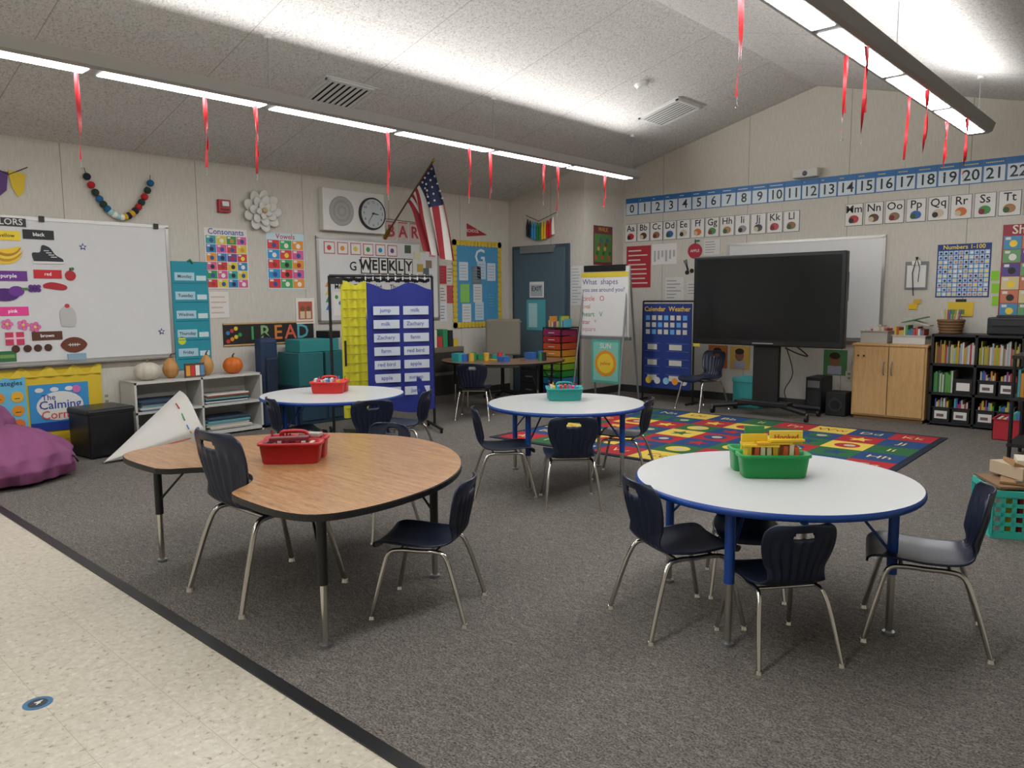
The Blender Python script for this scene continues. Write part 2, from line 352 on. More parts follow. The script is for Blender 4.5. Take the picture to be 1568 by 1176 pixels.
caddy(-1.39,3.2,math.radians(40),green,'y',.93);caddy(-3.25,1.98,math.radians(46),red,'r',.92);caddy(-3.62,4.56,math.radians(42),teal,'m',.85);caddy(-5.42,3.66,math.radians(42),M('#d82f26',.5),'m',.88)
# ---------------------------------------------------------------- rug
b=B('alphabet_rug',Matrix.Translation((-3.42,6.64,0))@Matrix.Rotation(math.radians(1.5),4,'Z'))
w,d=1.72,1.34;b.bb(-w,-d,0,w,d,.008,M('#10182c',.9))
C_=['#a81f28','#17406f','#245f36','#d9bd4c'];nx,ny=9,7;cw,cd=(2*w-.12)/nx,(2*d-.12)/ny
seq=[[0,1,3,2,0,1,2],[2,0,1,0,3,2,1],[1,3,2,1,0,1,3],[0,1,0,3,2,0,1],[3,2,1,0,1,3,2],[1,0,2,1,0,2,0],[2,1,3,0,2,1,3],[0,2,1,2,3,0,1],[1,3,0,1,2,1,0]]
L='ABCDEFGHIJKLMNOPQRSTUVWXYZ'
for i in range(nx):
    for j in range(ny):
        ci=seq[i][j];c=C_[ci];x=-w+.06+i*cw;y=-d+.06+j*cd
        b.bb(x,y,.007,x+cw,y+cd,.0095,M(c,.95))
        if i in(0,nx-1) or j in(0,ny-1):
            q=(i*ny+j)%26;b.text(L[q]+L[q].lower(),x+cw/2,y+cd/2,.17,M('#d9c98a' if ci!=3 else '#8a2630',.95),.0105,bold=.0)
        elif (i+j)%2:
            b.disc(x+cw/2,y+cd/2,.11,.009,.0108,M(C_[(ci+1)%4],.95),18);b.disc(x+cw/2+.02,y+cd/2,.05,.0105,.0115,M('#b9b3a0',.95),12)
        else:
            st=[(x+cw/2+(.11 if k%2==0 else .05)*math.sin(k*math.pi/5),y+cd/2+(.11 if k%2==0 else .05)*math.cos(k*math.pi/5)) for k in range(10)][::-1];b.prism(st,.009,.0106,M(C_[(ci+3)%4],.95))
b.done()
# ---------------------------------------------------------------- left wall items
def wbframe(name,F,u0,v0,u1,v1,tray=True):
    b=B(name,F);b.pan(u0,v0,u1,v1,0,.018,M('#d8d8d7',.18));al=M('#b9b7b2',.35,.8)
    for q in ((u0-.02,v0-.02,u1+.02,v0+.01),(u0-.02,v1-.01,u1+.02,v1+.02),(u0-.02,v0,u0+.01,v1),(u1-.01,v0,u1+.02,v1)): b.pan(*q,0,.025,al)
    if tray: b.pan(u0+.05,v0-.03,u1-.05,v0-.015,0,.07,al)
    return b
b=wbframe('whiteboard_color_chart',FL,.9,.82,3.3,2.06)
D=.022
b.pan(1.5,1.99,2.1,2.06,D,D+.004,M('#2b2d33',.5));b.text('COLORS',1.93,2.025,.075,paper,D+.005)
def lab(u,v,w,h,c,t,tc='#ffffff'): b.pan(u-w/2,v-h/2,u+w/2,v+h/2,D,D+.003,M(c,.5));b.text(t,u,v,h*.55,M(tc,.6),D+.004)
def blob(pts,c,d=0): b.prism(cat([(x,y) for x,y in pts]+[pts[0]],4)[:-1],D,D+.004+d,M(c,.5))
lab(1.95,1.91,.2,.08,'#f2d324','yellow','#222222');lab(2.19,1.93,.24,.08,'#1b1b1d','black');lab(1.94,1.57,.28,.085,'#6c2d8c','purple');lab(2.24,1.59,.22,.075,'#c9202c','red');lab(1.95,1.27,.24,.075,'#e83f93','pink');lab(2.2,1.05,.24,.075,'#5a3323','brown')
for k in range(5):
    b.grid(lambda u,v,k=k:(1.93+(.16-.012*k)*math.cos(-2.7+2.2*u+.12*k),1.84+(.15-.022*k)*math.sin(-2.7+2.2*u+.12*k)+(v-.5)*.045*math.sin(math.pi*min(1,u+.05)),D+.003+.002*k),14,2,M(['#efc62b','#c9941a','#f3d24a','#b9840f','#efc62b'][k],.5))
# sneaker
blob([(2.14,1.70),(2.34,1.69),(2.37,1.72),(2.31,1.76),(2.27,1.82),(2.21,1.84),(2.19,1.78),(2.13,1.77)],'#25262c');b.pan(2.13,1.68,2.37,1.70,D+.003,D+.006,paper)
for k in range(4): b.pan(2.22+.018*k,1.79-.018*k,2.26+.02*k,1.797-.018*k,D+.004,D+.007,paper)
# eggplant, grapes
b.disc(1.9,1.41,.11,D,D+.004,M('#4d2170',.5),20,.055);b.disc(1.99,1.44,.06,D,D+.005,M('#6d3090',.5),14,.045);b.pan(2.03,1.45,2.08,1.47,D,D+.008,M('#3f7a35',.5))
for k in range(6): b.disc(2.1+.03*(k%3),1.48-.03*(k//3),.018,D,D+.006,M('#5a2a80',.5),10)
# apple, red cap
b.disc(2.42,1.58,.045,D,D+.004,M('#b3202a',.5));b.pan(2.415,1.62,2.425,1.65,D,D+.004,M('#4a3020',.5));b.disc(2.44,1.64,.015,D,D+.004,M('#3f7a35',.5),8)
blob([(2.2,1.47),(2.36,1.45),(2.38,1.49),(2.27,1.52),(2.2,1.5)],'#b01c2a')
# flowers, gift
for q,(fu,fv) in enumerate(((1.9,1.16),(2.02,1.15),(2.11,1.13))):
    for k in range(5): b.disc(fu+.028*math.cos(k*1.257),fv+.028*math.sin(k*1.257),.02,D,D+.004+.0004*q,M('#e070a8',.5),8)
    b.disc(fu,fv,.012,D,D+.006,M('#f2d24a',.5),8)
b.pan(1.88,.98,2.02,1.09,D,D+.004,M('#c83a5a',.5));b.pan(1.94,.98,1.96,1.1,D,D+.006,M('#f2c0d0',.5));b.pan(1.88,1.03,2.02,1.045,D,D+.0065,M('#f2c0d0',.5))
# milk jug
blob([(2.32,1.13),(2.43,1.13),(2.44,1.25),(2.4,1.3),(2.35,1.3),(2.31,1.25)],'#bdbcb8');b.disc(2.375,1.31,.02,D,D+.006,M('#c83a3a',.5),8)
# football
b.prism([(2.41+.11*math.cos(q*.314),.96+.07*math.sin(q*.314)*abs(math.sin(q*.314))**.3) for q in range(20)],D,D+.005,M('#6b3620',.5));b.pan(2.36,.957,2.46,.964,D+.005,D+.007,paper)
for k in range(4): b.pan(2.375+.02*k,.945,2.38+.02*k,.975,D+.005,D+.008,paper)
for u in (1.95,2.04,2.12,2.2): b.disc(u,.945,.032,D,D+.005,M('#4a2a1c',.5),12)
for u,v in ((2.54,1.84),(3.2,1.05)): 
    st=[(u+(.035 if k%2==0 else .015)*math.sin(k*math.pi/5),v+(.035 if k%2==0 else .015)*math.cos(k*math.pi/5)) for k in range(10)][::-1]
    b.prism(st,D-.002,D+.002,M('#4a4e8c',.5));b.disc(u,v,.012,D,D+.003,white)
b.pan(1.82,.84,1.95,.93,D,D+.004,M('#2f6f3f',.5));b.pan(1.83,.87,1.94,.9,D,D+.006,M('#7aa05a',.5));b.pan(2.35,.82,2.5,.88,D,D+.02,M('#8aa8b8',.5))
for u in (2.2,3.18): b.pan(u,2.04,u+.04,2.09,D,D+.02,black)
b.done()
b=B('pennant_bunting',FL)
b.tube([(1.8,2.52,.01),(2.0,2.42,.012),(2.15,2.5,.01)],.004,M('#3a2d20',.8),6)
for u,c in ((1.84,'#c89a2c'),(1.93,'#5b3a76'),(2.06,'#d8b82e')): b.prism([(u-.06,2.46),(u-.04,2.32),(u,2.24),(u+.05,2.29),(u+.07,2.44)],.004+.003*(u>1.9),.009+.003*(u>1.9),M(c,.7))
b.done()
b=B('pompom_garland',FL);pc=['#1d2733','#e6e2d8','#1f5f88','#b8202a','#d3a62a','#a2c8c8','#2a3a34']
N=19
for k in range(N):
    tt=k/(N-1);u=2.61+.56*tt;v=2.47-.34*(1-(2*tt-1)**2);b.sph((u,v,.035),.034,M(pc[(k*3+k//4)%7],.9),10)
b.tube([(2.6,2.55,.01),(2.61,2.47,.03)],.003,black,6);b.tube([(3.18,2.55,.01),(3.17,2.47,.03)],.003,black,6);b.done()
b=B('fire_alarm_strobe',FL);b.pan(3.84,2.25,3.97,2.38,0,.05,M('#a8161f',.4),.006);b.pan(3.87,2.31,3.94,2.36,.05,.075,white,.004);b.pan(3.86,2.27,3.95,2.29,.05,.055,M('#70101a',.5));b.done()
b=B('paper_flower',FL);pf=M('#d3d1c9',.8)
for ring,(rr,n,sz) in enumerate(((.15,9,.085),(.1,7,.07),(.05,5,.05))):
    for k in range(n):
        a=2*math.pi*k/n+ring*.4
        b.sph((0,0,0),(sz,sz*.7,.012),pf,12,Matrix.Translation((4.33+rr*math.cos(a),2.3+rr*math.sin(a),.035+.022*ring))@Matrix.Rotation(a,4,'Z')@Matrix.Rotation(-.3,4,'Y'))
b.sph((4.33,2.3,.09),.03,M('#b9a97a',.8));b.disc(4.33,2.3,.06,0,.06,pf);b.done()
def gridposter(name,F,u0,v0,u1,v1,title,tcol,bg,cols,nx,ny,d=.004,head=.12,ts=1.7,cellpaper=True):
    b=B(name,F);b.pan(u0,v0,u1,v1,0,d,M(bg,.5));hh=(v1-v0)*head
    if title: b.text(title,(u0+u1)/2,v1-hh/2,min(hh*1.1,(u1-u0)/len(title)*ts),M(tcol,.5),d+.001)
    cw=(u1-u0-.02)/nx;chh=(v1-hh-v0-.01)/ny
    for i in range(nx):
        for j in range(ny):
            c=cols[(i*2+j*3+(i*j)%2)%len(cols)];x=u0+.01+i*cw;y=v0+.01+j*chh
            b.pan(x+.003,y+.003,x+cw-.003,y+chh-.003,d,d+.001,M(c,.5))
            c2=random.choice(['#e8e4dc','#222222','#f3d23a','#a22a2a','#2a4f90','#d08a3a'])
            b.disc(x+cw*.55,y+chh*.42,min(cw,chh)*.26,d+.001,d+.0016,M(c2,.5),10)
            if cellpaper: b.pan(x+cw*.12,y+chh*.7,x+cw*.4,y+chh*.9,d+.001,d+.0018,paper)
    b.done()
pc2=['#c83a3a','#e0922c','#d8c23a','#2f934a','#2f7fb8','#6a3f90','#d35a90','#2fa098']
gridposter('consonants_poster',FL,3.69,1.47,4.16,2.09,'Consonants','#1b4f9c','#dedad2',pc2,4,6,ts=2.0)
gridposter('vowels_poster',FL,4.38,1.47,4.85,2.08,'Vowels','#c22a2a','#bfd8e0',['#d83a3a','#d35a90','#3fa35a','#2f8fc8','#e0922c','#7a4fa0'],3,5)
b=B('teal_pocket_chart',FL);b.pan(3.33,.66,3.7,1.74,0,.012,M('#2590a2',.7))
for k in range(5):
    v=1.6-.19*k;b.pan(3.36,v-.05,3.56,v+.03,.012,.016,M('#a8cdd8',.5));b.pan(3.58,v-.05,3.68,v-.0,.012,.015,M('#c8dfe0',.5));b.text('Monday Tuesday Wednes. Thursday Friday'.split()[k],3.46,v-.01,.045,M('#223344',.5),.017)
    b.pan(3.35,v-.075,3.69,v-.07,.012,.018,M('#1f7f90',.5))
b.disc(3.4,.95,.04,.012,.016,M('#c9d83a',.5));b.tube([(3.5,1.74,.015),(3.52,1.76,.02),(3.55,1.72,.02)],.01,M('#2f7a4a',.6),6);b.done()
def sheet(name,F,u0,v0,u1,v1,c='#dedcd6',lines=6,lc='#8a8a90',d=.003):
    b=B(name,F);b.pan(u0,v0,u1,v1,0,d,M(c,.7));h=(v1-v0)/(lines+1)
    for k in range(lines):
        b.pan(u0+.08*(u1-u0),v1-h*(k+1)-h*.15,u0+(.5+.4*random.random())*(u1-u0),v1-h*(k+1)+h*.12,d,d+.0008,M(lc,.7))
    b.done()
sheet('pinned_drawing',FL,3.71,1.17,3.92,1.44,'#dad7d0',4,'#c9b0a0')
b=B('read_banner',FL);b.pan(3.84,.87,4.93,1.11,0,.01,M('#201d1a',.6));b.pan(3.84,.87,4.93,.885,.01,.014,mBirch);b.pan(3.84,1.095,4.93,1.11,.01,.014,mBirch)
for k,c in enumerate(['#c83a3a','#e0922c','#d8c23a','#2f934a','#2f7fb8','#c83a3a','#d8c23a']): b.disc(3.89+.045*(k%4),.92+.022*k,.022,.01,.013,M(c,.5),10)
b.text('I',4.17,.99,.2,M('#3fa35a',.5),.012)
for k,(c_,c) in enumerate(zip('READ',['#8ab07a','#d8823a','#d8604a','#56a8b8'])): b.text(c_,4.32+.155*k,.99,.22,M(c,.5),.012)
b.done()
b=B('framed_photo',FL);b.pan(4.71,1.08,4.95,1.37,0,.012,M('#e3ded6',.5));b.pan(4.74,1.13,4.92,1.33,.012,.014,M('#b8553f',.5));
for u in (4.79,4.87): b.disc(u,1.25,.03,.014,.016,M('#7a5038',.6),12);b.pan(u-.03,1.14,u+.03,1.22,.014,.0155,M('#d8c7a0',.6))
b.done()
b=B('wall_clock_speaker_panel',FL);b.pan(5.06,2.14,5.94,2.62,0,.09,M('#d5d3cd',.45),.01)
b.disc(5.31,2.37,.17,.09,.094,M('#9a9893',.7),40)
for k in range(5): b.disc(5.31,2.37,.155-.03*k,.094,.0945+.0006*k,M('#96948f' if k%2 else '#a19f9a',.7),32)
b.disc(5.74,2.37,.19,.09,.12,black,40);b.disc(5.74,2.37,.17,.12,.123,M('#b3b7ba',.5),40)
for k in range(12):
    a=k*math.pi/6;b.text(str(12 if k==0 else k),5.74+.135*math.sin(a),2.37+.135*math.cos(a),.04,black,.1245)
for a,l,wd in ((math.radians(215),.12,.006),(math.radians(95),.08,.009)):
    q=Vector((math.sin(a),math.cos(a),0));n_=Vector((q.y,-q.x,0))*wd;o_=Vector((5.74,2.37,.126));b.add([o_+n_-q*.02,o_-n_-q*.02,o_-n_*.5+q*l,o_+n_*.5+q*l],[(0,1,2,3)],black)
b.done()
b=B('letter_cards_banner',FL)
for k,c in enumerate('BARK'): 
    u=6.1+.19*k;v=2.2;b.pan(u-.075,v-.13,u+.075,v+.11,0,.004,M('#c9b2aa',.6));b.text(c,u,v-.01,.2,M('#a8323a',.5),.005,bold=.03);b.pan(u-.075,v+.1,u+.075,v+.115,.004,.006,M('#b85a5a',.6))
b.tube([(6.0,2.34,.005),(6.75,2.32,.005)],.003,black,6);b.done()
b=wbframe('weekly_schedule_board',FL,5.02,1.1,6.86,2.06,False)
for k,c in enumerate('WEEKLY'):
    u=5.68+.135*k;b.pan(u-.066,1.66,u+.066,1.86,.018,.024,black);b.pan(u-.056,1.67,u+.056,1.85,.024,.026,paper);b.text(c,u,1.76,.17,black,.027,bold=.03)
b.text('G',5.5,1.74,.15,black,.021)
for k in range(6):
    u=5.1+.185*k;b.pan(u,1.88,u+.15,2.02,.018,.021,M('#b8554a',.6));b.pan(u+.01,1.89,u+.14,2.01,.021,.022,paper);b.disc(u+.07,1.95,.03,.022,.023,M(pc2[k],.5),12)
for k in range(40):
    u=5.2+.038*k;b.disc(u,1.6-.02*abs(math.sin(k*.8)),.026,.018,.023,black,8)
for k in range(5):
    u=5.3+.27*k;b.text(['Mon','Tue','Wed','Thu','Fri'][k],u,1.5,.08,black,.021)
    b.pan(u-.1,1.16,u+.1,1.44,.018,.021,M(['#e2dfd8','#dfd6c0','#d6dee2','#e2d0d0','#d0e0d4'][k],.6))
    for q in range(3): b.disc(u-.05+.05*q,1.38-.07*q,.024,.021,.023,M(random.choice(pc2),.5),8)
for k in range(4): b.prism([(5.1,1.5-.09*k),(5.18,1.5-.09*k),(5.14,1.57-.09*k)],.018,.021,M(pc2[k+1],.5))
for u,v,c in ((6.5,1.9,'#d8d2b0'),(6.6,2.0,'#a9c8a0'),(6.7,1.8,'#8a7860'),(6.76,1.95,'#d29090'),(6.65,1.7,'#5a646a'),(6.35,1.98,'#4a5a40'),(6.55,1.75,'#c0a040')): b.pan(u-.05,v-.05,u+.05,v+.05,.018,.022,M(c,.6))
b.done()
b=B('school_pennant',FL);b.prism([(7.42,2.2),(7.82,2.24),(7.42,2.38)],0,.004,M('#a02a30',.6));b.text('SCHOOL',7.53,2.28,.06,paper,.005);b.done()
for k,(u,v,c) in enumerate(((6.9,1.55,'#b8303a'),(7.03,1.55,'#d8ccc4'),(6.9,1.29,'#d6d2ca'),(7.03,1.29,'#bf4a50'),(6.9,1.05,'#cfd6da'))): sheet('rules_poster',FL,u,v,u+.125,v+.24,c,5,'#7a6a6a')
b=B('bulletin_board',FL);b.pan(7.15,.97,8.08,2.13,0,.012,M('#4a90b8',.7));yb=M('#d8b93a',.6)
for k in range(14):
    u=7.17+.0685*k
    for v in (.99,2.11): b.disc(u,v,.042,.012,.016,yb,10)
for k in range(17):
    v=.99+.07*k
    for u in (7.17,8.06): b.disc(u,v,.042,.012,.016,yb,10)
b.text('G',7.66,1.92,.3,M('#cfe0e8',.5),.014)
for u0,v0,c in ((7.25,1.6,'#c8d4da'),(7.27,1.3,'#8ac84a'),(7.52,1.3,'#d0d0cc'),(7.6,1.62,'#b8ccd8'),(7.8,1.6,'#c0d0dc'),(7.3,1.03,'#d2d2ce'),(7.55,1.05,'#b8ccd6'),(7.8,1.2,'#3a90b8'),(7.5,1.55,'#70787f')):
    b.pan(u0,v0,u0+.17,v0+.25,.012,.016,M(c,.6))
    for q in range(5): b.pan(u0+.02,v0+.04+.04*q,u0+.14,v0+.048+.04*q,.016,.0165,M('#8f9aa4',.7))
b.done()
for F_,u,v in ((FL,7.3,.45),(FL,2.66,.44),(FR,-3.05,.42)):
    b=B('wall_outlet',F_);b.pan(u-.04,v-.06,u+.04,v+.06,0,.008,M('#c9c3b4',.5),.002)
    for q in (-.025,.025): b.pan(u-.015,v+q-.012,u+.015,v+q+.012,.008,.01,M('#8c8678',.5))
    b.done()
# flag
b=B('american_flag');b.tube([(-7.59,6.0,2.12),(-6.68,6.0,2.92)],.011,M('#5a4128',.5),10);b.cyl((-7.595,6.0,2.1),(-7.5,6.0,2.2),.025,M('#b98f3a',.3,.9),12);b.sph((-6.67,6.0,2.93),.02,M('#b98f3a',.3,.9),10)
tip=Vector((-6.7,6.0,2.9));pd=Vector((-.92,0,-.8)).normalized()
def ff(u,v):
    P=tip+pd*(.60*u);Q=Vector((-6.74-.22*u,6.13+.17*(1-u),1.80+.12*u));k=v**.75
    q=P.copy();q.z=P.z+(Q.z-P.z)*v;q.x=P.x+(Q.x-P.x)*k;q.y=P.y+(Q.y-P.y)*k
    a=u*math.pi*5;q+=Vector((.02,.06,0))*math.sin(a+v)*min(1,v*2.5);return q
fr_,fwh,fbl=M('#98202a',.7),M('#d4d0c8',.7),M('#20294f',.7)
b.grid(ff,26,28,None,True,lambda i,j: fbl if (i//2<7 and j<11) else (fr_ if (i//2)%2==0 else fwh))
for i in range(4):
    for j in range(5):
        for e in (.007,-.007):
            q=ff(.07+.12*i,.03+.075*j);b.sph((q.x+e,q.y+e*-1.2,q.z),.013,fwh,6)
b.done()
# ---------------------------------------------------------------- door wall
b=B('door_1',FD);dm=M('#4c606a',.45)
b.pan(-7.5,0,-6.46,2.09,0,.03,M('#3d4e57',.5));b.pan(-7.44,0.01,-6.52,2.04,.03,.06,dm,.003);b.cyl((-7.36,1.02,.06),(-7.36,1.02,.12),.02,chrome,12);b.tube([(-7.36,1.02,.115),(-7.24,1.02,.115)],.011,chrome,8)
b.pan(-7.14,1.36,-6.88,1.58,.06,.064,paper);b.pan(-7.12,1.38,-6.9,1.54,.064,.065,M('#a8b0b4',.6))
b.pan(-7.2,.9,-6.85,1.33,.06,.064,M('#4fa0a8',.6));b.pan(-7.16,.94,-7.0,1.28,.064,.066,M('#a8d0d0',.6));b.text('EXIT',-7.01,1.48,.09,black,.066)
b.pan(-7.3,1.98,-6.7,2.08,.03,.09,steel);b.done()
b=B('tassel_garland',FD)
for k in range(11):
    t_=k/10;u=-7.2+.46*t_;v=2.46-.06*(1-(2*t_-1)**2);b.tube([(u,v,.03),(u,v-.1,.035),(u,v-.24,.03)],.02,M(['#1d2733','#3a8fc0','#2c7a42','#e3b62a','#c8202a','#e8e2d8'][min(5,k//2)],.9),8,True,[.008,.022,.026])
b.tube([(-7.25,2.52,.005),(-7.0,2.42,.03),(-6.7,2.52,.005)],.004,black,6);b.done()
sheet('calendar_sheet',FD,-6.44,1.25,-6.25,1.78,'#d3d4d2',12,'#9aa0a8')
b=B('thermostat',FS);b.pan(8.36,1.45,8.44,1.55,0,.03,white,.004);b.done()
b=B('wildlife_poster',FS);b.pan(8.48,1.8,8.92,2.33,0,.004,M('#6c2a34',.5));b.pan(8.5,1.84,8.9,2.22,.004,.005,M('#4a7a3a',.6));b.text('WALK',8.7,2.28,.08,M('#d2a23a',.5),.006)
for k in range(12): b.disc(8.53+.03*k,1.9+.06*(k%5),.03,.005,.006+.0002*k,M(['#b8502a','#2e5f2a','#c3924a','#8a3a2a','#2f5a8a'][k%5],.6),10)
b.done()
# ---------------------------------------------------------------- TV wall
b=B('number_line_cards',FR);bl=M('#2a6ba8',.5);cwid=.2085
for k in range(0,30):
    u=-6.19 if k==0 else -5.98+cwid*(k-1)
    v0=2.50;b.pan(u,v0,u+cwid-.004,v0+.235,0,.004,bl);b.pan(u+.008,v0+.008,u+cwid-.012,v0+.165,.004,.005,M('#cdd8de',.5))
    b.text(str(k),u+cwid/2,v0+.085,.16,M('#17202c',.5),.006)
    for q in range(k%11): b.disc(u+.03+.016*q,v0+.2,.006,.004,.005,M('#e8d23a' if k>10 else '#dfeaf2',.5),8)
b.done()
b=B('alphabet_cards',FR);AL='ABCDEFGHIJKLMNOPQRSTUVWXYZ'
def acard(u,v,i):
    b.pan(u,v,u+.195,v+.25,0,.004,black);b.pan(u+.004,v+.004,u+.191,v+.246,.004,.005,M('#dcdad5',.5));b.text(AL[i]+AL[i].lower(),u+.097,v+.185,.12,black,.006)
    c=['#b5222a','#5a3a22','#8a6a4a','#2a5fa0','#c8b8a0','#c86a2a','#3f8a3f','#a77a4a','#8a8a90','#303036','#b0303a','#8a5f3a'][i%12]
    b.disc(u+.097,v+.075,.055,.005,.007,M(c,.6),14,.045);b.disc(u+.07,v+.06,.03,.007,.008,M(['#2a2a2a','#c8b898','#7a2a2a','#3a5a2a'][i%4],.6),10);b.pan(u+.09,v+.04,u+.14,v+.1,.007,.0078,M(c,.4))
for i in range(12): acard(-6.2+.2095*i,2.13,i)
for i in range(14): acard(-3.17+.2165*i,2.15,12+i)
b.done()
b=wbframe('whiteboard',FR,-4.6,.86,-2.73,2.01);b.done()
sheet('rules_chart',FR,-6.17,1.49,-5.77,2.07,'#a92a34',8,'#d8c8c0')
b=B('school_map_sheet',FR);b.pan(-5.75,1.8,-5.36,2.08,0,.003,paper)
for k in range(6): b.pan(-5.72+.06*k,1.84+.03*(k%3),-5.69+.06*k,1.99,.003,.0036,M('#a8a8a8',.7))
b.done()
b=B('apple_cutout',FR);b.disc(-5.09,1.96,.105,0,.005,M('#a81f34',.5),24,.10);b.pan(-5.095,2.05,-5.08,2.11,0,.006,M('#4a3020',.6));b.disc(-5.05,2.09,.03,0,.006,M('#2f7a35',.5),12,.016);b.text('APPLE',-5.09,1.96,.05,paper,.006);b.done()
sheet('notice_sheet',FR,-4.96,1.9,-4.73,2.1,'#d3d1cc',5);sheet('notice_sheet',FR,-5.53,1.3,-5.25,1.62,'#d3d0ca',6);sheet('notice_sheet',FR,-5.2,1.36,-4.98,1.56,'#ccc9c4',4)
b=B('scissors_cutout',FR);T_=Matrix.Translation((-5.2,1.75,0))@Matrix.Rotation(.5,4,'Z')
b.box((0,.03,.004),(.025,.15,.006),steel,0,T_);b.box((0,.03,.004),(.025,.15,.006),steel,0,T_@Matrix.Rotation(-.35,4,'Z'));b.disc(-5.2,1.68,.03,0,.008,black,12);b.disc(-5.13,1.7,.03,0,.008,black,12);b.done()
b=B('wireless_access_point',FR);b.pan(-3.77,2.745,-3.47,2.85,0,.1,M('#c5c3bc',.5),.015);b.sph((-3.62,2.79,.1),(.03,.03,.02),M('#55606a',.3));b.done()
gridposter('hundred_chart',FR,-2.19,1.33,-1.69,1.89,'Numbers 1-100','#e8d23a','#1a3478',['#b5cce0','#a4c2de'],10,10,.004,.12,1.6,False)
gridposter('classroom_poster',FR,-1.60,1.12,-1.1,2.06,'Shapes','#e2d9c8','#982a38',['#4a90b8','#d6c998','#6aa06a','#c87a5a','#5a4a8a'],3,6)
b=B('yellow_envelope',FR);b.pan(-2.06,1.13,-1.82,1.28,0,.01,M('#dcb92a',.5));b.pan(-1.99,1.28,-1.89,1.31,0,.008,black);b.pan(-2.04,1.15,-1.9,1.2,.01,.012,M('#5a8a4a',.5));b.done()
b=B('hanging_clipboard',FR);b.pan(-2.5,1.42,-2.27,1.72,.004,.012,M('#7a7d80',.5));b.pan(-2.48,1.44,-2.29,1.68,.012,.015,paper);b.pan(-2.43,1.68,-2.34,1.73,.012,.025,chrome);b.cyl((-2.385,1.76,0),(-2.385,1.76,.03),.012,black,8)
b.tube([(-2.385,1.76,.02),(-2.42,1.6,.03),(-2.4,1.35,.03)],.005,black,6);b.tube([(-2.385,1.76,.02),(-2.35,1.65,.03),(-2.36,1.5,.03)],.004,black,6);b.pan(-2.45,1.2,-2.36,1.26,0,.01,yellow);b.pan(-2.4,1.26,-2.33,1.31,0,.012,M('#d8a83a',.5));b.done()
b=B('green_sticky_notes',FR)
for k in range(3): b.pan(-1.68+.01*k,1.5-.13*k,-1.61+.01*k,1.6-.13*k,0,.003,M('#8ac82a',.6))
b.done()
for u,c in ((-4.86,'#b8642a'),(-4.55,'#c8a04a'),(-3.35,'#4a7a4a')):
    b=B('student_photo_print',FR);b.pan(u,.42,u+.27,.72,0,.004,M(c,.5));b.disc(u+.13,.6,.06,.004,.006,M('#8a5a40',.6),16,.075);b.pan(u+.05,.43,u+.21,.53,.004,.0055,M('#9a9aa8',.6));b.disc(u+.13,.65,.062,.0055,.0065,M('#2a1d18',.7),14,.04);b.done()
# interactive display
TX,TY=-3.66,8.22
b=B('television_on_stand',Matrix.Translation((TX,TY,0)))
b.bb(-.875,-.04,.80,.875,.05,1.82,M('#101113',.35),.012);b.bb(-.83,-.043,.87,.83,-.039,1.785,M('#0e1315',.14));b.bb(-.25,-.046,.815,.25,-.04,.845,M('#1c1d20',.4));b.bb(-.12,-.048,.825,.12,-.045,.835,M('#9a9ca0',.4))
b.bb(.876,-.03,1.3,.885,.03,1.6,M('#2c2d30',.4))
b.bb(-.15,.05,.1,.15,.11,1.5,M('#1a1b1d',.4),.006);b.bb(-.35,.04,1.1,.35,.08,1.4,M('#1a1b1d',.4))
for s in (-1,1):
    b.tube([(s*.1,.08,.14),(s*.55,-.12,.09)],.026,M('#1a1b1d',.4),10);b.tube([(s*.1,.08,.14),(s*.5,.36,.09)],.026,M('#1a1b1d',.4),10)
    for x,y in ((s*.55,-.12),(s*.5,.36)): b.cyl((x-.014,y,.04),(x+.014,y,.04),.04,black,16);b.cyl((x,y,.05),(x,y,.1),.012,steel,8)
b.bb(-.3,-.03,.12,.3,.12,.17,M('#1a1b1d',.4),.006)
b.tube(cat([(.3,.1,.82),(.45,.12,.7),(.35,.1,.72),(.2,.1,.78)],4),.008,black,6);b.tube(cat([(.2,.12,.8),(.28,.14,.5),(.2,.12,.3),(.25,.12,.15)],4),.006,black,6);b.done()
b=B('teal_storage_cube');b.bb(-4.27,8.72,0,-3.93,9.04,.35,M('#3fa8a8',.7),.01);b.bb(-4.28,8.71,.31,-3.92,9.05,.365,M('#4fb8b7',.7),.006);b.done()
b=B('computer_tower');b.bb(-3.4,8.8,0,-3.22,9.15,.42,M('#1c1d20',.5),.008);b.bb(-3.38,8.796,.3,-3.24,8.8,.38,steel);b.bb(-3.38,8.796,.05,-3.24,8.8,.26,M('#2c2d31',.6));b.done()
b=B('subwoofer_speaker');b.bb(-3.15,8.75,0,-2.93,9.0,.27,M('#18181a',.6),.01);b.X=fr((1,0,0),(0,0,1),(0,-1,0),(0,8.75,0));b.disc(-3.04,.13,.08,0,.008,M('#2c2c30',.5));b.disc(-3.04,.13,.05,.008,.014,M('#0c0c0e',.5));b.done()
